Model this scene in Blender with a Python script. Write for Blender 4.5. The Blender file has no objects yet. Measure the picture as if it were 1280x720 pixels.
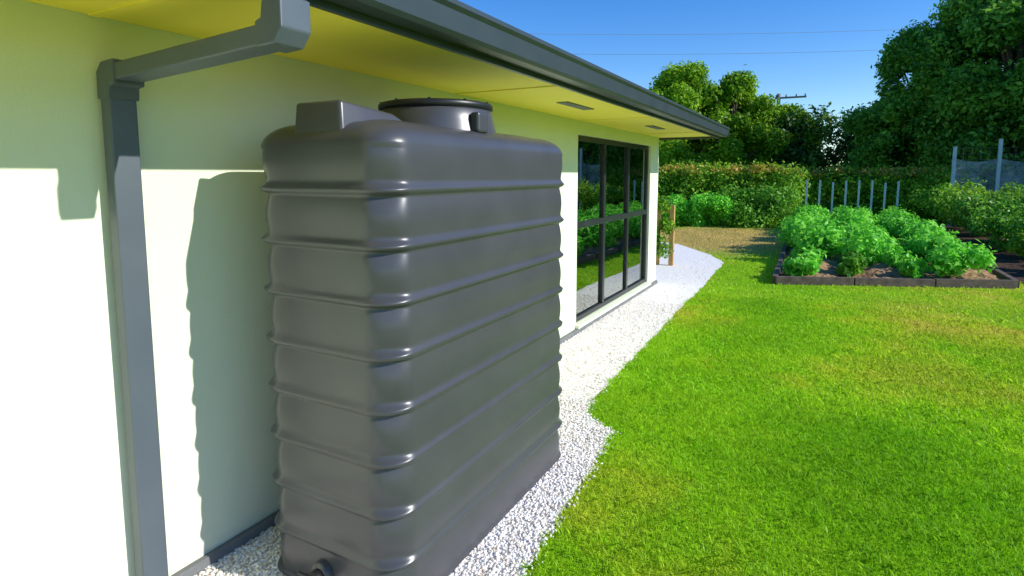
import bpy, math, random
import numpy as np
from mathutils import Vector
rng=np.random.default_rng(7); random.seed(7)
scene=bpy.context.scene
col=scene.collection

# ---------------------------------------------------------------- materials
def newmat(name):
    m=bpy.data.materials.new(name); m.use_nodes=True
    nt=m.node_tree; b=nt.nodes['Principled BSDF']
    return m,nt,b
def N(nt,t,**kw):
    n=nt.nodes.new(t)
    for k,v in kw.items():
        if k in n.inputs: n.inputs[k].default_value=v
        else: setattr(n,k,v)
    return n
def ramp(nt,fac,stops):
    r=nt.nodes.new('ShaderNodeValToRGB')
    e=r.color_ramp.elements
    while len(e)<len(stops): e.new(0.5)
    for i,(p,c) in enumerate(stops):
        e[i].position=p; e[i].color=(*c,1)
    nt.links.new(fac,r.inputs[0]); return r.outputs[0]
def objcoord(nt):
    return N(nt,'ShaderNodeNewGeometry').outputs['Position']
def noise(nt,vec,scale,detail=4,rough=.55):
    n=N(nt,'ShaderNodeTexNoise'); n.inputs['Scale'].default_value=scale
    n.inputs['Detail'].default_value=detail; n.inputs['Roughness'].default_value=rough
    nt.links.new(vec,n.inputs['Vector']); return n.outputs['Fac']
def bump(nt,b,h,strength,dist):
    n=N(nt,'ShaderNodeBump'); n.inputs['Strength'].default_value=strength; n.inputs['Distance'].default_value=dist
    nt.links.new(h,n.inputs['Height']); nt.links.new(n.outputs[0],b.inputs['Normal'])
def mixc(nt,fac,a,b,mode='MIX'):
    n=nt.nodes.new('ShaderNodeMix'); n.data_type='RGBA'; n.blend_type=mode
    if hasattr(fac,'links'): nt.links.new(fac,n.inputs[0])
    else: n.inputs[0].default_value=fac
    for i,s in ((6,a),(7,b)):
        if hasattr(s,'links'): nt.links.new(s,n.inputs[i])
        else: n.inputs[i].default_value=(*s,1)
    return n.outputs[2]
def simple(name,c1,c2,scale,rough=.6,bs=.2,bd=.002,bscale=None,spec=.5,metal=0):
    m,nt,b=newmat(name); p=objcoord(nt)
    f=noise(nt,p,scale)
    c=ramp(nt,f,[(.3,c1),(.7,c2)])
    nt.links.new(c,b.inputs['Base Color']); b.inputs['Roughness'].default_value=rough
    b.inputs['Specular IOR Level'].default_value=spec; b.inputs['Metallic'].default_value=metal
    if bs>0: bump(nt,b,noise(nt,p,bscale or scale*8),bs,bd)
    return m
M={}
M['wall']=simple('painted_render',(.74,.78,.58),(.80,.83,.62),1.3,.75,.3,.003,90,spec=.2)
M['soffit']=simple('soffit_paint',(.92,.76,.07),(.95,.80,.09),1.0,.6,.08,.001,40,spec=.3)
M['steel']=simple('gutter_steel',(.035,.05,.06),(.05,.065,.075),3,.38,.05,.001,30)
M['pipe']=simple('downpipe_steel',(.080,.10,.12),(.10,.12,.14),3,.42,.06,.001,25)
M['frame']=simple('window_frame_aluminium',(.02,.022,.025),(.03,.032,.035),4,.35,0)
M['plinth']=simple('concrete_plinth',(.13,.14,.14),(.2,.2,.2),6,.85,.4,.003,60)
M['roof']=simple('roof_steel',(.06,.07,.08),(.08,.09,.1),2,.45,.05,.001,20)
M['interior']=simple('interior_paint',(.4,.38,.33),(.45,.43,.38),2,.8,0)
M['floor']=simple('interior_floor',(.22,.16,.1),(.28,.2,.13),4,.4,0)
M['timber']=simple('dark_timber',(.07,.05,.04),(.17,.12,.09),9,.85,.5,.005,50)
M['pine']=simple('pine_timber',(.45,.25,.07),(.6,.36,.12),9,.75,.3,.003,50)
M['stake']=simple('grey_stake',(.38,.46,.48),(.54,.60,.60),6,.7,.1,.002,40)
M['pole']=simple('weathered_pole',(.16,.14,.12),(.26,.22,.19),5,.9,.3,.01,20)
M['bark']=simple('bark',(.07,.05,.035),(.16,.12,.09),6,.95,.7,.03,14)
M['soil']=simple('soil',(.22,.12,.05),(.46,.29,.15),5,.95,1.,.04,18,spec=.1)
M['mulch']=simple('mulch',(.05,.03,.02),(.15,.09,.055),12,.95,1.,.03,40,spec=.1)
M['wire']=simple('wire',(.1,.1,.11),(.14,.14,.15),5,.5,0)
M['cable']=simple('cable_aluminium',(.22,.26,.32),(.26,.30,.36),5,.5,0)
M['chair']=simple('cream_fabric',(.5,.5,.36),(.6,.6,.45),9,.9,0)
M['black']=simple('black_fitting',(.012,.012,.013),(.02,.02,.022),9,.4,0)
# tank plastic
m,nt,b=newmat('tank_polyethylene'); p=objcoord(nt)
c=ramp(nt,noise(nt,p,2.5,5),[(.3,(.056,.056,.061)),(.7,(.072,.072,.078))])
nt.links.new(c,b.inputs['Base Color'])
b.inputs['Specular IOR Level'].default_value=.6
rr=N(nt,'ShaderNodeMapRange'); nt.links.new(noise(nt,p,9,6),rr.inputs[0])
rr.inputs[3].default_value=.24; rr.inputs[4].default_value=.40
nt.links.new(rr.outputs[0],b.inputs['Roughness'])
bump(nt,b,noise(nt,p,160,3),.14,.001); M['tank']=m
# sheer shade netting
m,nt,b=newmat('shade_netting'); out=nt.nodes['Material Output']
b.inputs['Base Color'].default_value=(.40,.50,.53,1); b.inputs['Roughness'].default_value=.8
tr=N(nt,'ShaderNodeBsdfTransparent'); mx=N(nt,'ShaderNodeMixShader')
nt.links.new(ramp(nt,noise(nt,objcoord(nt),2.2,3),[(.35,(.45,.45,.45)),(.65,(.8,.8,.8))]),mx.inputs[0])
nt.links.new(b.outputs[0],mx.inputs[1]); nt.links.new(tr.outputs[0],mx.inputs[2]); nt.links.new(mx.outputs[0],out.inputs[0]); M['netting']=m
# glass
m,nt,b=newmat('window_glass')
out=nt.nodes['Material Output']
tr=N(nt,'ShaderNodeBsdfTransparent'); tr.inputs[0].default_value=(.32,.38,.36,1)
gl=N(nt,'ShaderNodeBsdfGlossy'); gl.inputs['Roughness'].default_value=.01; gl.inputs[0].default_value=(.92,.97,.95,1)
fr=N(nt,'ShaderNodeFresnel'); fr.inputs[0].default_value=7.0
mx=N(nt,'ShaderNodeMixShader'); nt.links.new(fr.outputs[0],mx.inputs[0]); nt.links.new(tr.outputs[0],mx.inputs[1]); nt.links.new(gl.outputs[0],mx.inputs[2])
nt.links.new(mx.outputs[0],out.inputs[0]); nt.nodes.remove(b); M['glass']=m
# foliage
def foliage_mat(name,dark,mid,light,trans=.4,nscale=.6,accent=None,rough=.5):
    m,nt,b=newmat(name); g=N(nt,'ShaderNodeNewGeometry')
    r=g.outputs['Random Per Island']; nz=noise(nt,g.outputs['Position'],nscale,3)
    mm=N(nt,'ShaderNodeMath',operation='MULTIPLY_ADD'); nt.links.new(r,mm.inputs[0]); mm.inputs[1].default_value=.55
    nn=N(nt,'ShaderNodeMath',operation='MULTIPLY_ADD'); nt.links.new(nz,nn.inputs[0]); nn.inputs[1].default_value=1.4; nn.inputs[2].default_value=-.45
    nt.links.new(nn.outputs[0],mm.inputs[2])
    st=[(.1,dark),(.5,mid),(.9,light)]
    c=ramp(nt,mm.outputs[0],st)
    nt.links.new(c,b.inputs['Base Color']); b.inputs['Roughness'].default_value=rough
    b.inputs['Specular IOR Level'].default_value=.3
    t=N(nt,'ShaderNodeBsdfTranslucent'); nt.links.new(c,t.inputs[0])
    x=N(nt,'ShaderNodeMixShader'); x.inputs[0].default_value=trans
    nt.links.new(b.outputs[0],x.inputs[1]); nt.links.new(t.outputs[0],x.inputs[2])
    nt.links.new(x.outputs[0],nt.nodes['Material Output'].inputs[0]); return m
M['leaf_tree']=foliage_mat('leaf_tree',(.05,.14,.004),(.20,.42,.012),(.44,.66,.025),nscale=.5)
M['leaf_big']=foliage_mat('leaf_big',(.02,.10,.010),(.12,.34,.03),(.32,.58,.06),nscale=.7)
M['leaf_dark']=foliage_mat('leaf_dark',(.015,.045,.012),(.05,.15,.022),(.14,.30,.035),nscale=.6)
M['leaf_hedge']=foliage_mat('leaf_hedge',(.06,.18,.010),(.22,.48,.02),(.46,.68,.04),nscale=1.3)
M['leaf_red']=foliage_mat('leaf_red',(.25,.28,.03),(.55,.38,.05),(.75,.44,.09),nscale=1.5)
M['leaf_veg']=foliage_mat('leaf_veg',(.06,.34,.02),(.19,.70,.04),(.42,.90,.10),nscale=2.5)
M['leaf_shrub']=foliage_mat('leaf_shrub',(.03,.16,.010),(.15,.42,.025),(.34,.64,.06),nscale=1.8)
# lawn colour shared
def lawn_color(nt,pos,rnd=None):
    n1=noise(nt,pos,.38,3,.5); n2=noise(nt,pos,2.3,4,.6); n3=noise(nt,pos,.9,2,.5)
    a=N(nt,'ShaderNodeMath',operation='MULTIPLY_ADD'); nt.links.new(n2,a.inputs[0]); a.inputs[1].default_value=.35; nt.links.new(n1,a.inputs[2])
    c=ramp(nt,a.outputs[0],[(.50,(.34,.74,.012)),(.67,(.48,.84,.02)),(.78,(.68,.84,.045)),(.90,(.86,.74,.12))])
    v=N(nt,'ShaderNodeVectorMath',operation='SUBTRACT'); nt.links.new(pos,v.inputs[0]); v.inputs[1].default_value=(-.3,17.2,0)
    s=N(nt,'ShaderNodeVectorMath',operation='MULTIPLY'); nt.links.new(v.outputs[0],s.inputs[0]); s.inputs[1].default_value=(.33,.24,0)
    l=N(nt,'ShaderNodeVectorMath',operation='LENGTH'); nt.links.new(s.outputs[0],l.inputs[0])
    a2=N(nt,'ShaderNodeMath',operation='MULTIPLY_ADD'); nt.links.new(n2,a2.inputs[0]); a2.inputs[1].default_value=.6; nt.links.new(l.outputs['Value'],a2.inputs[2])
    mr=N(nt,'ShaderNodeMapRange'); nt.links.new(a2.outputs[0],mr.inputs[0]); mr.inputs[1].default_value=.9; mr.inputs[2].default_value=1.4; mr.inputs[3].default_value=1; mr.inputs[4].default_value=0
    c=mixc(nt,mr.outputs[0],c,(.88,.66,.20))
    c=mixc(nt,1.,c,ramp(nt,n3,[(.32,(.84,.88,.8)),(.6,(1.04,1.02,1))]),'MULTIPLY')
    if rnd is not None:
        k=ramp(nt,rnd,[(0,(.55,.6,.5)),(.75,(1,1,1)),(.93,(1.05,1.03,1.2)),(1,(1.4,1.1,2.5))])
        c=mixc(nt,1.,c,k,'MULTIPLY')
    return c
m,nt,b=newmat('lawn_ground'); p=objcoord(nt)
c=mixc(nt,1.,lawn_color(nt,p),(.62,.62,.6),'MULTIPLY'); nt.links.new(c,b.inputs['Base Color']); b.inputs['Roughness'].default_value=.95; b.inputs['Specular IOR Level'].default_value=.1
bump(nt,b,noise(nt,p,45,5),1,.03); M['lawn']=m
m,nt,b=newmat('grass_blade'); g=N(nt,'ShaderNodeNewGeometry')
c=lawn_color(nt,g.outputs['Position'],g.outputs['Random Per Island']); nt.links.new(c,b.inputs['Base Color']); b.inputs['Roughness'].default_value=.5; b.inputs['Specular IOR Level'].default_value=.3
t=N(nt,'ShaderNodeBsdfTranslucent'); nt.links.new(c,t.inputs[0]); x=N(nt,'ShaderNodeMixShader'); x.inputs[0].default_value=.45
nt.links.new(b.outputs[0],x.inputs[1]); nt.links.new(t.outputs[0],x.inputs[2]); nt.links.new(x.outputs[0],nt.nodes['Material Output'].inputs[0]); M['blade']=m
# gravel
m,nt,b=newmat('white_gravel_bed'); p=objcoord(nt)
v=N(nt,'ShaderNodeTexVoronoi'); v.inputs['Scale'].default_value=55; nt.links.new(p,v.inputs['Vector'])
c=ramp(nt,v.outputs['Distance'],[(.0,(.98,.94,.87)),(.6,(.94,.88,.79)),(.95,(.62,.54,.45))]); nt.links.new(c,b.inputs['Base Color'])
inv=N(nt,'ShaderNodeMath',operation='SUBTRACT'); inv.inputs[0].default_value=1; nt.links.new(v.outputs['Distance'],inv.inputs[1])
bump(nt,b,inv.outputs[0],.2,.006); b.inputs['Roughness'].default_value=.9; M['gravelbed']=m
m,nt,b=newmat('pebble_stone'); g=N(nt,'ShaderNodeNewGeometry')
c=ramp(nt,g.outputs['Random Per Island'],[(0,(.45,.35,.26)),(.12,(.74,.65,.53)),(.3,(.93,.86,.76)),(.7,(.98,.94,.87)),(1,(.98,.96,.92))]); nt.links.new(c,b.inputs['Base Color']); b.inputs['Roughness'].default_value=.65; M['pebble']=m

# ---------------------------------------------------------------- mesh helpers
def add(name,verts,faces,mat,parent=None,smooth=False):
    me=bpy.data.meshes.new(name)
    me.from_pydata([tuple(v) for v in verts],[],[tuple(f) for f in faces]); me.update()
    if smooth: me.polygons.foreach_set('use_smooth',[True]*len(me.polygons))
    o=bpy.data.objects.new(name,me); col.objects.link(o)
    if mat: me.materials.append(M[mat])
    if parent: o.parent=parent
    return o
def addnp(name,V,F,mat,parent=None,smooth=False):
    k=F.shape[1]; me=bpy.data.meshes.new(name)
    me.vertices.add(len(V)); me.vertices.foreach_set('co',V.astype(np.float32).ravel())
    me.loops.add(F.size); me.loops.foreach_set('vertex_index',F.astype(np.int32).ravel())
    me.polygons.add(len(F)); me.polygons.foreach_set('loop_start',np.arange(0,F.size,k,dtype=np.int32))
    try: me.polygons.foreach_set('loop_total',np.full(len(F),k,dtype=np.int32))
    except Exception: pass
    me.update(calc_edges=True)
    if smooth: me.polygons.foreach_set('use_smooth',np.ones(len(F),dtype=bool))
    o=bpy.data.objects.new(name,me); col.objects.link(o); me.materials.append(M[mat])
    if parent: o.parent=parent
    return o
def empty(name):
    o=bpy.data.objects.new(name,None); col.objects.link(o); return o
def box(name,x0,x1,y0,y1,z0,z1,mat,parent=None,bev=0):
    V=[(x,y,z) for x in (x0,x1) for y in (y0,y1) for z in (z0,z1)]
    F=[(0,1,3,2),(4,6,7,5),(0,4,5,1),(2,3,7,6),(0,2,6,4),(1,5,7,3)]
    o=add(name,V,F,mat,parent)
    if bev:
        md=o.modifiers.new('b','BEVEL'); md.width=bev; md.segments=2
    return o
def prism(name,prof,axis,a,b,mat,parent=None,bev=0):
    n=len(prof)
    def pt(u,v,t): return (u,t,v) if axis=='y' else ((t,u,v) if axis=='x' else (u,v,t))
    V=[pt(u,v,a) for u,v in prof]+[pt(u,v,b) for u,v in prof]
    F=[(i,(i+1)%n,(i+1)%n+n,i+n) for i in range(n)]+[tuple(range(n-1,-1,-1)),tuple(range(n,2*n))]
    o=add(name,V,F,mat,parent)
    if bev:
        md=o.modifiers.new('b','BEVEL'); md.width=bev; md.segments=2
    return o
def tube(name,pts,radii,mat,parent=None,seg=10):
    V=[];F=[]
    pts=[Vector(p) for p in pts]
    for i,p in enumerate(pts):
        d=(pts[min(i+1,len(pts)-1)]-pts[max(i-1,0)]).normalized()
        a=d.orthogonal().normalized() if abs(d.z)<.99 else Vector((1,0,0)); a=(a-d*a.dot(d)).normalized(); b=d.cross(a)
        for k in range(seg):
            t=2*math.pi*k/seg; V.append(p+(a*math.cos(t)+b*math.sin(t))*radii[i])
    for i in range(len(pts)-1):
        for k in range(seg):
            F.append((i*seg+k,i*seg+(k+1)%seg,(i+1)*seg+(k+1)%seg,(i+1)*seg+k))
    F.append(tuple(range(seg-1,-1,-1))); F.append(tuple(range((len(pts)-1)*seg,len(pts)*seg)))
    return add(name,V,F,mat,parent,True)

def leaves(name,centers,radii,n_each,size,mat,parent=None,squash=.85,fill=.45,zmin=None):
    """leaf shaped quads spread through and over a set of clumps"""
    C=[];D=[]
    for c,r,n in zip(centers,radii,n_each):
        d=rng.normal(size=(n,3)); d/=np.linalg.norm(d,axis=1)[:,None]
        rad=r*(fill+(1-fill)*rng.random(n)**.5)*(1+.18*rng.normal(size=n))
        p=np.array(c)+d*rad[:,None]*np.array([1,1,squash]); C.append(p); D.append(d)
    P=np.vstack(C);D=np.vstack(D)
    if zmin is not None:
        k=P[:,2]>zmin; P=P[k];D=D[k]
    n=len(P)
    nrm=D*.7+rng.normal(size=(n,3))*.6+np.array([0.15,0,.35]); nrm/=np.linalg.norm(nrm,axis=1)[:,None]
    t=np.cross(nrm,rng.normal(size=(n,3))); t/=np.linalg.norm(t,axis=1)[:,None]; b=np.cross(nrm,t)
    s=size*(.6+.8*rng.random(n))[:,None]
    V=np.stack([P-t*s*.5, P+b*s*.28-t*s*.05+nrm*s*.06, P+t*s*.55-nrm*s*.08, P-b*s*.28-t*s*.05+nrm*s*.06],axis=1).reshape(-1,3)
    F=np.arange(4*n).reshape(-1,4)
    return addnp(name,V,F,mat,parent)

def in_poly(X,Y,poly):
    ins=np.zeros(len(X),bool); j=len(poly)-1
    for i in range(len(poly)):
        xi,yi=poly[i];xj,yj=poly[j]
        c=((yi>Y)!=(yj>Y))&(X<(xj-xi)*(Y-yi)/(yj-yi+1e-12)+xi); ins^=c; j=i
    return ins

# ---------------------------------------------------------------- ground
S=450
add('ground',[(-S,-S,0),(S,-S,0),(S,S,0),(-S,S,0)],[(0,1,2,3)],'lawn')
path=[(-.05,-4),(1.45,-4),(1.5,0.5),(1.36,1.8),(1.30,2.3),(1.24,3.2),(1.2,3.74),(1.0,3.86),(.90,3.95),(.87,4.4),(.86,5.1),(.82,6.2),(.78,7.8),(.75,9.5),(.70,11.2),(.66,12.3),(.2,13.4),(-.9,15.1),(-2.2,15.6),(-2.2,9.7),(-.05,9.7)]
dense=[]
for i,pnt in enumerate(path):
    q=path[(i+1)%len(path)]; L=math.hypot(q[0]-pnt[0],q[1]-pnt[1]); k=max(1,int(L/.12))
    for s in range(k):
        t=s/k; x=pnt[0]+(q[0]-pnt[0])*t; y=pnt[1]+(q[1]-pnt[1])*t
        if x>.3: x+=random.uniform(-.018,.018)
        dense.append((x,y))
path=dense
add('gravel_path',[(x,y,.004) for x,y in path],[tuple(range(len(path)))],'gravelbed')
bed=[(1.75,10.3),(5.15,11.75),(5.1,23.6),(1.45,21.6)]
mulch=[(5.35,11.7),(16,14.5),(16,30),(5.3,25)]
add('mulch_bed',[(x,y,.006) for x,y in mulch],[(0,1,2,3)],'mulch')

# pebbles (one mesh)
ph=(1+5**.5)/2
ico=np.array([(-1,ph,0),(1,ph,0),(-1,-ph,0),(1,-ph,0),(0,-1,ph),(0,1,ph),(0,-1,-ph),(0,1,-ph),(ph,0,-1),(ph,0,1),(-ph,0,-1),(-ph,0,1)])/math.sqrt(1+ph*ph)
icf=np.array([(0,11,5),(0,5,1),(0,1,7),(0,7,10),(0,10,11),(1,5,9),(5,11,4),(11,10,2),(10,7,6),(7,1,8),(3,9,4),(3,4,2),(3,2,6),(3,6,8),(3,8,9),(4,9,5),(2,4,11),(6,2,10),(8,6,7),(9,8,1)])
def pebbles(x0,x1,y0,y1,dens,size,spill=0):
    n=int((x1-x0)*(y1-y0)*dens); X=rng.uniform(x0,x1,n);Y=rng.uniform(y0,y1,n)
    k=in_poly(X-spill*rng.random(n)**3,Y,path)&(X>.03); k&=~((X>.33)&(X<.95)&(Y>1.75)&(Y<3.2))
    X=X[k];Y=Y[k];n=len(X)
    sc=size*(.5+.8*rng.random((n,1)))*np.array([1,.8,.6])*(.8+.4*rng.random((n,3)))
    V=ico[None]*sc[:,None,:]*(1+.12*rng.normal(size=(n,12,1)))
    a=rng.uniform(0,2*np.pi,n); ca,sa=np.cos(a)[:,None],np.sin(a)[:,None]
    x=V[...,0]*ca-V[...,1]*sa; y=V[...,0]*sa+V[...,1]*ca
    tilt=rng.normal(size=(n,1))*.5; z=V[...,2]+tilt*x*.5
    V=np.stack([x+X[:,None],y+Y[:,None],z+.004+rng.random((n,1))*.008],-1).reshape(-1,3)
    F=(icf[None]+12*np.arange(n)[:,None,None]).reshape(-1,3); return V,F
parts=[pebbles(0,1.6,.8,4.2,8500,.0088,.06),pebbles(0,1.1,4.2,8,2000,.008,.06),pebbles(-2,1.1,8,15.6,150,.009,.05)]
Vs=[];Fs=[];o=0
for V,F in parts: Vs.append(V);Fs.append(F+o);o+=len(V)
addnp('gravel',np.vstack(Vs),np.vstack(Fs),'pebble',None,True)

# grass blades (one mesh)
def blades(n,rmin,rmax,h,w):
    r=np.sqrt(rng.uniform(rmin**2,rmax**2,n)); a=rng.uniform(math.radians(-32),math.radians(66),n)
    X=2.44+r*np.sin(a); Y=r*np.cos(a)
    k=~in_poly(X,Y,path)&~in_poly(X,Y,bed)&~in_poly(X,Y,mulch)&(X>.6)|((Y>12.5)&(X>-4)&~in_poly(X,Y,path)&~in_poly(X,Y,bed)&~in_poly(X,Y,mulch))
    k&=Y<24
    X=X[k];Y=Y[k];n=len(X)
    th=rng.uniform(0,2*np.pi,n); d=np.stack([np.cos(th),np.sin(th),np.zeros(n)],1)
    clump=.8+.35*np.abs(np.sin(X*7.3+1.3*np.sin(Y*5.1))*np.sin(Y*6.7+1.1*np.sin(X*4.7)))
    lean=rng.normal(size=(n,2))*.65; H=h*(.5+.8*rng.random(n))*clump; W=w*(.7+.6*rng.random(n))
    B=np.stack([X,Y,np.zeros(n)],1)
    T=B+np.stack([lean[:,0]*H,lean[:,1]*H,H],1)
    Md=B+np.stack([lean[:,0]*H*.3,lean[:,1]*H*.3,H*.6],1)
    V=np.stack([B-d*W[:,None]/2,B+d*W[:,None]/2,Md+d*W[:,None]*.4,T,Md-d*W[:,None]*.4],1).reshape(-1,3)
    F=np.arange(5*n).reshape(-1,5); return V,F
parts=[blades(170000,1.9,4.8,.029,.0035),blades(220000,4.8,9,.031,.006),blades(150000,9,24,.034,.014)]
Vs=[];Fs=[];o=0
for V,F in parts: Vs.append(V);Fs.append(F+o);o+=len(V)
addnp('lawn_grass',np.vstack(Vs),np.vstack(Fs),'blade')

# ---------------------------------------------------------------- house
house=empty('house')
YN,YF=-7.,9.43; W0,W1=5.98,8.95; WB,WT=.10,2.24; ST=2.39
EO=.03
box('wall_near',-.2,0,YN,W0,0,2.6,'wall',house)
box('wall_over_window',-.2,0,W0,W1,WT,2.6,'wall',house)
box('wall_under_window',-.2,0,W0,W1,0,WB,'wall',house)
box('wall_far',-.2,0,W1,YF,0,2.6,'wall',house)
box('wall_end',-9,-.2,YF-.2,YF,0,2.6,'wall',house)
box('wall_start',-9,-.2,YN,YN+.2,0,2.6,'wall',house)
box('wall_back',-9,-8.8,YN+.2,YF-.2,0,2.6,'wall',house)
box('ceiling',-8.8,-.2,YN+.2,YF-.2,2.45,2.6,'interior',house)
box('room_floor',-8.8,-.2,YN+.2,YF-.2,.0,.09,'floor',house)
box('partition_1',-4,-3.9,4.5,YF-.2,.09,2.45,'interior',house)
box('partition_2',-3.9,-.2,4.4,4.5,.09,2.45,'interior',house)
box('plinth',0.0,.035,YN,YF,0,.055,'plinth',house,.006)
box('soffit',0.002,.90,YN-1,YF+EO,ST,ST+.02,'soffit',house)
box('soffit_end',-9.9,0.002,YF+.001,YF+EO,ST,ST+.02,'soffit',house)
for y in (-1.2,1.2,3.6,6.0,8.4):
    box('soffit_joint',.01,.895,y-.02,y+.02,ST-.006,ST-.0005,'soffit',house)
for y in (4.4,7.0):
    box('soffit_vent',.45,.55,y,y+.6,ST-.008,ST-.0005,'plinth',house)
gx=-.055; gz=-.025
gp=[(.985,2.55),(.985,2.405),(1.075,2.405),(1.095,2.42),(1.105,2.50),(1.125,2.515),(1.125,2.535),(1.11,2.54),(1.10,2.53),(1.09,2.505),(1.08,2.425),(1.0,2.42),(.995,2.55)]
gp=[(a+gx,b_+gz) for a,b_ in gp]
box('fascia',.902,.928,YN-1,YF+EO+.03,2.355,2.54,'steel',house)
prism('gutter',gp,'y',YN-1,YF+EO+.08,'steel',house)
box('gutter_stop_end',.93,1.055,YF+EO+.081,YF+EO+.088,2.378,2.51,'steel',house,.003)
box('fascia_end',-9.9,.90,YF+EO+.002,YF+EO+.03,2.355,2.54,'steel',house)
x0,x1,y0,y1=-9.95,.98,YN-1.05,YF+EO+.06; rz=2.54; hh=rz+5.46*math.tan(math.radians(20))
cx=(x0+x1)/2
add('roof',[(x0,y0,rz),(x1,y0,rz),(x1,y1,rz),(x0,y1,rz),(cx,y0+5.49,hh),(cx,y1-5.49,hh)],[(0,1,4),(1,2,5,4),(2,3,5),(3,0,4,5),(3,2,1,0)],'roof',house)
# window
win_x0,win_x1=-.10,-.03
def fr(n,y0,y1,z0,z1,xa=win_x0,xb=win_x1): box(n,xa,xb,y0,y1,z0,z1,'frame',house,.004)
fr('frame_top',W0,W1,WT-.06,WT-.002); fr('frame_bottom',W0,W1,WB+.002,WB+.06)
fr('frame_side',W0+.001,W0+.055,WB+.06,WT-.06);fr('frame_side2',W1-.055,W1-.001,WB+.06,WT-.06)
TZ=1.22
fr('transom',W0+.055,W1-.055,TZ-.035,TZ+.035)
pw=(W1-W0)/3
for i in (1,2):
    fr('mullion_lo',W0+pw*i-.035,W0+pw*i+.035,WB+.06,TZ-.035); fr('mullion_hi',W0+pw*i-.035,W0+pw*i+.035,TZ+.035,WT-.06)
for i in range(3):
    for (za,zb) in ((WB+.06,TZ-.035),(TZ+.035,WT-.06)):
        ya=W0+pw*i+.04; yb=W0+pw*(i+1)-.04; tw=random.uniform(-.004,.004)
        add('glass',[(-.06,ya,za),(-.06+tw,yb,za),(-.06+tw,yb,zb),(-.06,ya,zb)],[(0,1,2,3)],'glass',house)
box('window_sill',-.02,.05,W0-.03,W1+.03,WB-.04,WB-.003,'wall',house,.004)
ch=empty('armchair')
box('seat',-1.3,-.55,6.3,7.0,.2,.5,'chair',ch,.05); box('backrest',-1.3,-.55,6.15,6.32,.2,.98,'chair',ch,.05)
box('arm_1',-1.42,-1.28,6.2,7.0,.15,.68,'chair',ch,.04); box('arm_2',-.57,-.43,6.2,7.0,.15,.68,'chair',ch,.04)
box('base',-1.3,-.5,6.25,6.95,.09,.2,'timber',ch,.01)

# ---------------------------------------------------------------- downpipe
dp=empty('downpipe')
PY0,PY1=1.19,1.29
box('pipe_vertical',.03,.09,PY0,PY1,.02,2.12,'pipe',dp,.006)
prism('elbow_wall',[(.024,2.08),(.098,2.08),(.104,2.125),(.14,2.13),(.14,2.22),(.06,2.215),(.024,2.18)],'y',PY0-.006,PY1+.006,'pipe',dp,.005)
prism('pipe_offset',[(.13,2.145),(.94,2.185),(.94,2.247),(.13,2.207)],'y',PY0,PY1,'pipe',dp,.006)
prism('elbow_gutter',[(.92,2.178),(1.0,2.182),(1.035,2.225),(1.035,2.32),(.955,2.32),(.945,2.262),(.92,2.254)],'y',PY0-.006,PY1+.006,'pipe',dp,.005)
box('outlet',.96,1.03,PY0,PY1,2.32,2.385,'pipe',dp,.005)

# ---------------------------------------------------------------- water tank
tank=empty('water_tank')
TX0,TX1,TY0,TY1=.255,1.05,1.61,3.32
R=.14
def ring(off,z,cz=0,nc=18,ns=14,ny=30):
    pts=[]
    x0,x1,y0,y1=TX0+off,TX1-off,TY0+off,TY1-off; r=max(R-off*.25,.04)
    cs=[(x1-r,y0+r,-90),(x1-r,y1-r,0),(x0+r,y1-r,90),(x0+r,y0+r,180)]
    for i,(cx_,cy_,a0) in enumerate(cs):
        for k in range(nc+1):
            u=k/nc; a=math.radians(a0+90*u); rr=r-cz*math.sin(math.pi*u)**2
            pts.append((cx_+rr*math.cos(a),cy_+rr*math.sin(a),z))
        nx=cs[(i+1)%4]; a=math.radians(a0+90); p=(cx_+r*math.cos(a),cy_+r*math.sin(a)); q=(nx[0]+r*math.cos(a),nx[1]+r*math.sin(a))
        m_=ny if i%2==0 else ns
        for k in range(1,m_):
            t=k/m_; pts.append((p[0]+(q[0]-p[0])*t,p[1]+(q[1]-p[1])*t,z))
    return pts
ribs=[.23+.2155*k for k in range(8)]
prof=[]
prof.append((.02,.0,0)); prof.append((.008,.02,0))
zs=np.arange(.03,1.905,.006)
for z in zs:
    nearest=min(ribs,key=lambda r_:abs(z-r_)); s=z-nearest
    rib=math.exp(-(s/.014)**4) if s<0 else math.exp(-(s/.022)**2)
    below=[r_ for r_ in ribs if r_<=z]; lo=below[-1] if below else .0
    ab=[r_ for r_ in ribs if r_>z]; hi=ab[0] if ab else 1.99
    t=(z-lo)/(hi-lo); pan=math.sin(math.pi*min(max(t,0),1))
    off=.023-.019*rib-.011*pan+.004*(t if ab else 0)
    cz=.020*(1-rib)*(.4+.6*(1-pan))
    prof.append((off,float(z),cz))
zb=1.905; o0=prof[-1][0]
for k in range(1,15):
    a=math.pi/2*k/14; prof.append((o0+.13*(1-math.cos(a)),zb+.105*math.sin(a),.0))
for q,zz in ((.20,2.022),(.26,2.032),(.33,2.038),(.36,2.04)): prof.append((q,zz,0))
V=[];F=[];n=None
for off,z,cz in prof:
    rg=ring(off,z,cz); n=len(rg); V+=rg
for i in range(len(prof)-1):
    for k in range(n):
        F.append((i*n+k,i*n+(k+1)%n,(i+1)*n+(k+1)%n,(i+1)*n+k))
F.append(tuple(range((len(prof)-1)*n,len(prof)*n)))
add('tank_body',V,F,'tank',tank,True)
bx0,bx1,by0,by1=.54,.785,1.655,2.12
V=[(bx0-.02,by0-.012,1.86),(bx1+.02,by0-.012,1.86),(bx1+.03,by1,1.99),(bx0-.03,by1,1.99),(bx0,by0,2.088),(bx1,by0,2.088),(bx1,by1-.16,2.06),(bx0,by1-.16,2.06)]
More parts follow.
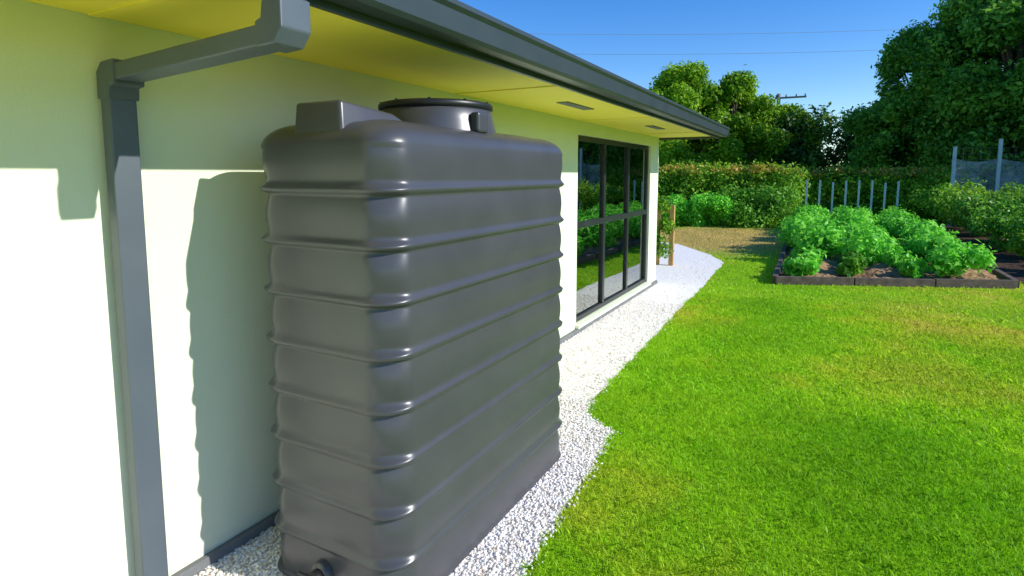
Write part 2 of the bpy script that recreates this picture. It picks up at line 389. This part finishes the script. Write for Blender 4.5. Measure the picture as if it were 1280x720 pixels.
o=add('inlet_block',V,[(3,2,1,0),(4,5,6,7),(0,1,5,4),(1,2,6,5),(2,3,7,6),(3,0,4,7)],'tank',tank,True)
md=o.modifiers.new('b','BEVEL'); md.width=.014; md.segments=4
def lathe(name,cx,cy,pr,mat,parent,seg=64):
    V=[];F=[]
    for r,z in pr:
        for k in range(seg):
            a=2*math.pi*k/seg; V.append((cx+r*math.cos(a),cy+r*math.sin(a),z))
    for i in range(len(pr)-1):
        for k in range(seg): F.append((i*seg+k,i*seg+(k+1)%seg,(i+1)*seg+(k+1)%seg,(i+1)*seg+k))
    F.append(tuple(range((len(pr)-1)*seg,len(pr)*seg)))
    return add(name,V,F,mat,parent,True)
LX,LY=.65,2.46
lathe('lid_neck',LX,LY,[(.31,2.0),(.298,2.06),(.288,2.11),(.28,2.12),(.27,2.122)],'tank',tank)
lathe('lid_cover',LX,LY,[(.262,2.117),(.285,2.121),(.292,2.127),(.292,2.146),(.286,2.152),(.27,2.156),(.262,2.150),(.10,2.148),(.02,2.148)],'black',tank)
for k in range(10):
    a=2*math.pi*k/10+.2
    box('lid_screw',LX+.277*math.cos(a)-.005,LX+.277*math.cos(a)+.005,LY+.277*math.sin(a)-.005,LY+.277*math.sin(a)+.005,2.154,2.159,'black',tank)
for a in (math.radians(-12),math.radians(170)):
    x,y=LX+.31*math.cos(a),LY+.31*math.sin(a); box('lid_lug',x-.025,x+.025,y-.05,y+.05,2.0,2.095,'tank',tank,.012)
tube('outlet_boss',[(.64,1.68,.115),(.64,1.605,.115),(.64,1.595,.115)],[.06,.055,.05],'tank',tank,24)
tube('outlet_fitting',[(.64,1.60,.115),(.64,1.55,.115)],[.034,.034],'black',tank,20)
box('outlet_valve',.605,.675,1.51,1.56,.085,.145,'black',tank,.008)
box('valve_handle',.59,.69,1.525,1.54,.148,.16,'black',tank,.004)

# ---------------------------------------------------------------- vegetable bed
vb=empty('raised_garden_bed')
def plank(name,a,b,h,t,mat,parent):
    a=Vector((*a,0));b=Vector((*b,0)); d=(b-a).normalized(); nrm=Vector((-d.y,d.x,0))*t/2
    V=[a-nrm,b-nrm,b+nrm,a+nrm]; V=V+[v+Vector((0,0,h)) for v in V]
    add(name,V,[(3,2,1,0),(4,5,6,7),(0,1,5,4),(1,2,6,5),(2,3,7,6),(3,0,4,7)],mat,parent)
for i in range(4):
    a,b=bed[i],bed[(i+1)%4]; L=math.hypot(b[0]-a[0],b[1]-a[1]); k=max(1,int(L/1.2))
    for s in range(k):
        p=[a[j]+(b[j]-a[j])*(s/k+.003) for j in (0,1)]; q=[a[j]+(b[j]-a[j])*((s+1)/k-.003) for j in (0,1)]
        plank('edge_board',p,q,.13+random.uniform(-.008,.008),.08,'timber',vb)
nu,nv=40,90; V=[];F=[]
for j in range(nv+1):
    for i in range(nu+1):
        u=i/nu;v=j/nv
        x=(bed[0][0]*(1-u)+bed[1][0]*u)*(1-v)+(bed[3][0]*(1-u)+bed[2][0]*u)*v
        y=(bed[0][1]*(1-u)+bed[1][1]*u)*(1-v)+(bed[3][1]*(1-u)+bed[2][1]*u)*v
        edge=min(u,1-u,v,1-v); z=.05+min(edge*14,1)*(.09+.05*math.cos(u*2*math.pi*3)*-1)+random.uniform(-.02,.02)
        V.append((x,y,z))
for j in range(nv):
    for i in range(nu):
        a=j*(nu+1)+i; F.append((a,a+1,a+nu+2,a+nu+1))
add('soil',V,F,'soil',vb)
def bedpt(u,v):
    x=(bed[0][0]*(1-u)+bed[1][0]*u)*(1-v)+(bed[3][0]*(1-u)+bed[2][0]*u)*v
    y=(bed[0][1]*(1-u)+bed[1][1]*u)*(1-v)+(bed[3][1]*(1-u)+bed[2][1]*u)*v
    return x,y
def veg_row(name,u,v0,v1,n,r0,r1,z=.26,mat='leaf_veg'):
    C=[];Rr=[]
    for k in range(n):
        v=v0+(v1-v0)*k/(n-1)+random.uniform(-.01,.01); x,y=bedpt(u+random.uniform(-.03,.03),v); r=r0+(r1-r0)*random.random()
        for q in range(4):
            C.append((x+random.uniform(-.6,.6)*r,y+random.uniform(-.6,.6)*r,z+random.uniform(-.08,.16))); Rr.append(r*random.uniform(.35,.7))
    leaves(name,C,Rr,[int(1000*r) for r in Rr],.10,mat,None,.9,.3,.1)
veg_row('vegetable_plants',.15,.26,.98,19,.40,.62,.38)
veg_row('vegetable_plants',.46,.16,.98,22,.34,.56,.36)
veg_row('vegetable_plants',.78,.05,.98,26,.34,.54,.34)
veg_row('seedling_plants',.13,.03,.22,10,.15,.26,.18,'leaf_veg')
veg_row('seedling_plants',.34,.03,.18,8,.13,.24,.18,'leaf_shrub')
veg_row('seedling_plants',.58,.03,.18,8,.13,.24,.18,'leaf_veg')
st=empty('garden_stakes')
for i in range(8):
    u=.10+i*.105; x,y=bedpt(u,.985)
    box('stake',x-.03,x+.03,y-.03,y+.03,0,1.6+random.uniform(-.08,.05),'stake',st)
tr_=empty('timber_trellis')
for x in (-.50,-.22): box('post',x-.045,x+.045,11.4,11.49,0,1.2,'pine',tr_,.005)
for z in (.35,.7,1.05): box('rail',-.455,-.265,11.42,11.46,z,z+.05,'pine',tr_,.003)
leaves('climbing_plant',[(-.4,11.35,.35),(-.3,11.4,.8),(-.45,11.4,1.2),(-.55,11.3,.6)],[.22,.18,.2,.2],[260]*4,.07,'leaf_hedge',None,1,.2,0)

# ---------------------------------------------------------------- hedges and shrubs
def hedge(name,p,q,h,w,n,per,size,mat,redtop=False):
    C=[];Rr=[]
    for k in range(n):
        t=(k+random.random())/n
        x=p[0]+(q[0]-p[0])*t+random.uniform(-w,w)*.4; y=p[1]+(q[1]-p[1])*t+random.uniform(-w,w)*.4
        z=random.choice([.2,.5,.8])*h+random.uniform(-.1,.1)
        r=random.uniform(.3,.5)*min(w,h*.8); C.append((x,y,min(z,h-r*.55))); Rr.append(r)
    o=leaves(name,C,Rr,[per]*n,size,mat,None,.95,.3,.0)
    if redtop:
        C2=[(c[0],c[1]-.15,h-.02+random.uniform(-.12,.1)) for c in C]; leaves('tips',C2,[.28]*n,[int(per*.055)]*n,size,'leaf_red',o,.5,.2,0)
    return o
hedge('hedge',(-7,22.5),(1.2,23.5),2.0,1.6,130,420,.12,'leaf_hedge',True)
hedge('hedge',(1.0,25.6),(15,29),1.9,1.6,150,380,.13,'leaf_hedge',True)
hedge('shrub',(-2.4,20.6),(-.4,20.9),1.0,1.1,26,420,.11,'leaf_veg')
hedge('shrub',(-.3,21.2),(1.0,21.9),1.3,1.2,20,420,.11,'leaf_shrub')
for (x,y,h,r,mt) in [(6.6,13.8,.7,.7,'leaf_shrub'),(7.8,14.6,.95,.9,'leaf_shrub'),(6.7,15.6,1.0,.9,'leaf_hedge'),(8.3,16.6,1.4,1.2,'leaf_shrub'),(6.4,17.4,1.2,1.0,'leaf_shrub'),(6.5,19.3,1.4,1.1,'leaf_big'),(8.2,19.5,1.6,1.3,'leaf_shrub'),(6.3,21.3,1.5,1.2,'leaf_hedge'),(10.2,18.5,1.7,1.4,'leaf_shrub'),(9.8,15.8,1.4,1.1,'leaf_hedge'),(8.0,22.4,1.8,1.4,'leaf_shrub'),(10.6,22,2.0,1.5,'leaf_big'),(12.5,20,2.1,1.6,'leaf_shrub'),(12,16.5,1.7,1.4,'leaf_shrub'),(14.5,18,2,1.6,'leaf_shrub'),(6.0,23.6,1.5,1.1,'leaf_shrub')]:
    C=[];Rr=[]
    for k in range(12):
        a=random.uniform(0,6.28); d=random.random()**.5*r*.75; C.append((x+d*math.cos(a),y+d*math.sin(a),random.uniform(.2,.85)*h)); Rr.append(random.uniform(.22,.42)*r)
    leaves('shrub',C,Rr,[340]*12,.10,mt,None,.9,.25,0)
wf=empty('wire_fence')
for i in range(10):
    x=6.2+i*1.3; y=24.8+i*.45; box('post',x-.05,x+.05,y-.05,y+.05,0,2.75+.25*(i%2),'stake',wf)
for z in np.arange(.3,2.75,.2): tube('strand',[(6.2,24.8,z),(17.9,28.85,z)],[.004,.004],'wire',wf,4)
for i in range(47):
    x=6.2+i*.25; y=24.8+i*.0865; tube('strand',[(x,y,.3),(x,y,2.7)],[.003,.003],'wire',wf,4)
V=[];F=[]
for i in range(61):
    t=i/60; x=6.2+11.7*t; y=24.86+4.05*t+.03*math.sin(i*1.3)
    V+=[(x,y,.05),(x,y,2.35-.12*abs(math.sin(t*math.pi*9)))]
for i in range(60): F.append((2*i,2*i+2,2*i+3,2*i+1))
add('shade_net',V,F,'netting',wf,True)

# ---------------------------------------------------------------- trees
def tree(name,x,y,h,r,mat,nclump=55,per=900,leaf=.16,trunk=.22,base=.25,lean=0,squash=1):
    t=empty(name)
    pts=[(x,y,0),(x+.1,y,h*.2),(x-.1+lean*.4,y+.1,h*.45),(x+lean,y,h*.8)]
    tube('trunk',pts,[trunk*1.3,trunk,trunk*.7,trunk*.2],'bark',t)
    C=[];Rr=[]
    for k in range(nclump):
        zt=random.random(); z=h*(base+(1-base)*zt)
        env=math.sin(math.pi*(.18+.80*zt))**.6*r
        a=random.uniform(0,6.283); d=env*(.35+.65*random.random()**.5)*.85
        c=(x+lean*zt+d*math.cos(a),y+d*math.sin(a),z-.3); rr=r*random.uniform(.14,.30)
        C.append(c);Rr.append(rr)
        if k%4==0:
            s=Vector((x,y,max(h*.2,z*.55))); tube('limb',[s,(s+Vector(c))/2+Vector((0,0,.15)),c],[trunk*.35,trunk*.22,.02],'bark',t,6)
    leaves('crown',C,Rr,[int(per*(q/(r*.23))**2) for q in Rr],leaf,mat,t,.85,.35,.1)
    return t
tree('broadleaf_tree',-4.9,33.5,7.9,3.2,'leaf_tree',80,850,.19,base=.12)
tree('broadleaf_tree',-2.4,34.3,7.2,2.9,'leaf_tree',70,800,.19,base=.12)
tree('broadleaf_tree',-.2,35.5,5.6,2.4,'leaf_tree',45,800,.19,base=.12)
tree('broadleaf_tree',-8.5,36,6.8,3.2,'leaf_tree',40,700,.2)
tree('large_evergreen_tree',9.2,31.5,10.4,4.3,'leaf_big',120,950,.2,.3,.10)
tree('large_evergreen_tree',13,30,10.4,4.4,'leaf_big',95,900,.2,.3,.10)
tree('large_evergreen_tree',6.0,32.5,8.2,3.0,'leaf_big',80,850,.18,.2,.12)
tree('broadleaf_tree',19.5,31,10,4.5,'leaf_big',60,700,.22,.3,.15)
tree('broadleaf_tree',27,19,9,4,'leaf_tree',50,600,.22,.3,.15)
C=[];Rr=[]
for k in range(170):
    x=random.uniform(-24,40); y=40+random.uniform(-2,5)
    C.append((x,y,random.uniform(.5,4.6)));Rr.append(random.uniform(1.0,1.8))
for k in range(60):
    y=random.uniform(-6,38); C.append((29+random.uniform(-2,2),y,random.uniform(.5,4.5)));Rr.append(random.uniform(1.2,1.9))
leaves('distant_trees',C,Rr,[360]*len(C),.34,'leaf_dark',None,.9,.4,0)
C=[];Rr=[]
for k in range(55):
    C.append((random.uniform(-.5,8),random.uniform(34.5,36.5),random.uniform(.5,4.6)));Rr.append(random.uniform(.7,1.2))
leaves('dark_hedge',C,Rr,[450]*len(C),.22,'leaf_dark',None,.9,.4,0)
pp=empty('power_pole')
PX,PY=-1.8,57.
tube('pole',[(PX,PY,0),(PX,PY,8.9)],[.2,.15],'pole',pp,12)
box('crossarm',PX-.3,PX+2.2,PY-.08,PY+.08,8.45,8.6,'pole',pp)
for dx in (-.2,.6,1.4,2.1): tube('insulator',[(PX+dx,PY,8.6),(PX+dx,PY,8.8)],[.06,.05],'wire',pp,8)
pw_=empty('power_lines')
for (zc,off) in ((12.7,0),(11.3,.6)):
    pts=[]
    for k in range(33):
        s=-70+140*k/32; pts.append((-5.6+s*.8774,48.5+off+s*.4797,zc+.0009*s*s+.012*s))
    tube('cable',pts,[.014]*33,'cable',pw_,5)

# ---------------------------------------------------------------- light
sd=Vector((1,.14,.55)).normalized()
el=math.asin(sd.z); az=math.atan2(sd.x,sd.y)
L=bpy.data.lights.new('sun','SUN'); L.energy=5; L.angle=math.radians(.5); L.color=(1,.98,.93)
so=bpy.data.objects.new('sun',L); col.objects.link(so); so.rotation_euler=sd.to_track_quat('Z','Y').to_euler(); so.location=(10,3,8)
w=bpy.data.worlds.new('World'); scene.world=w; w.use_nodes=True; nt=w.node_tree
sk=nt.nodes.new('ShaderNodeTexSky'); sk.sky_type='NISHITA'; sk.sun_disc=False; sk.sun_elevation=el; sk.sun_rotation=az; sk.air_density=1.0; sk.dust_density=.1; sk.ozone_density=4.0
hs=nt.nodes.new('ShaderNodeHueSaturation'); hs.inputs['Hue'].default_value=.512; hs.inputs['Saturation'].default_value=1.32; hs.inputs['Value'].default_value=1.3; nt.links.new(sk.outputs[0],hs.inputs['Color'])
bg=nt.nodes['Background']; bg.inputs[1].default_value=.15; nt.links.new(hs.outputs[0],bg.inputs[0])
# ---------------------------------------------------------------- camera
c=bpy.data.cameras.new('camera'); co=bpy.data.objects.new('camera',c); col.objects.link(co)
co.location=(2.44,0,1.8); co.rotation_euler=(math.radians(90-6.1),0,math.radians(28.67))
c.lens=20.25; c.sensor_width=36; c.shift_y=-.0508; c.clip_start=.05; c.clip_end=2000
scene.camera=co
scene.view_settings.view_transform='Standard'; scene.view_settings.look='None'; scene.view_settings.exposure=0
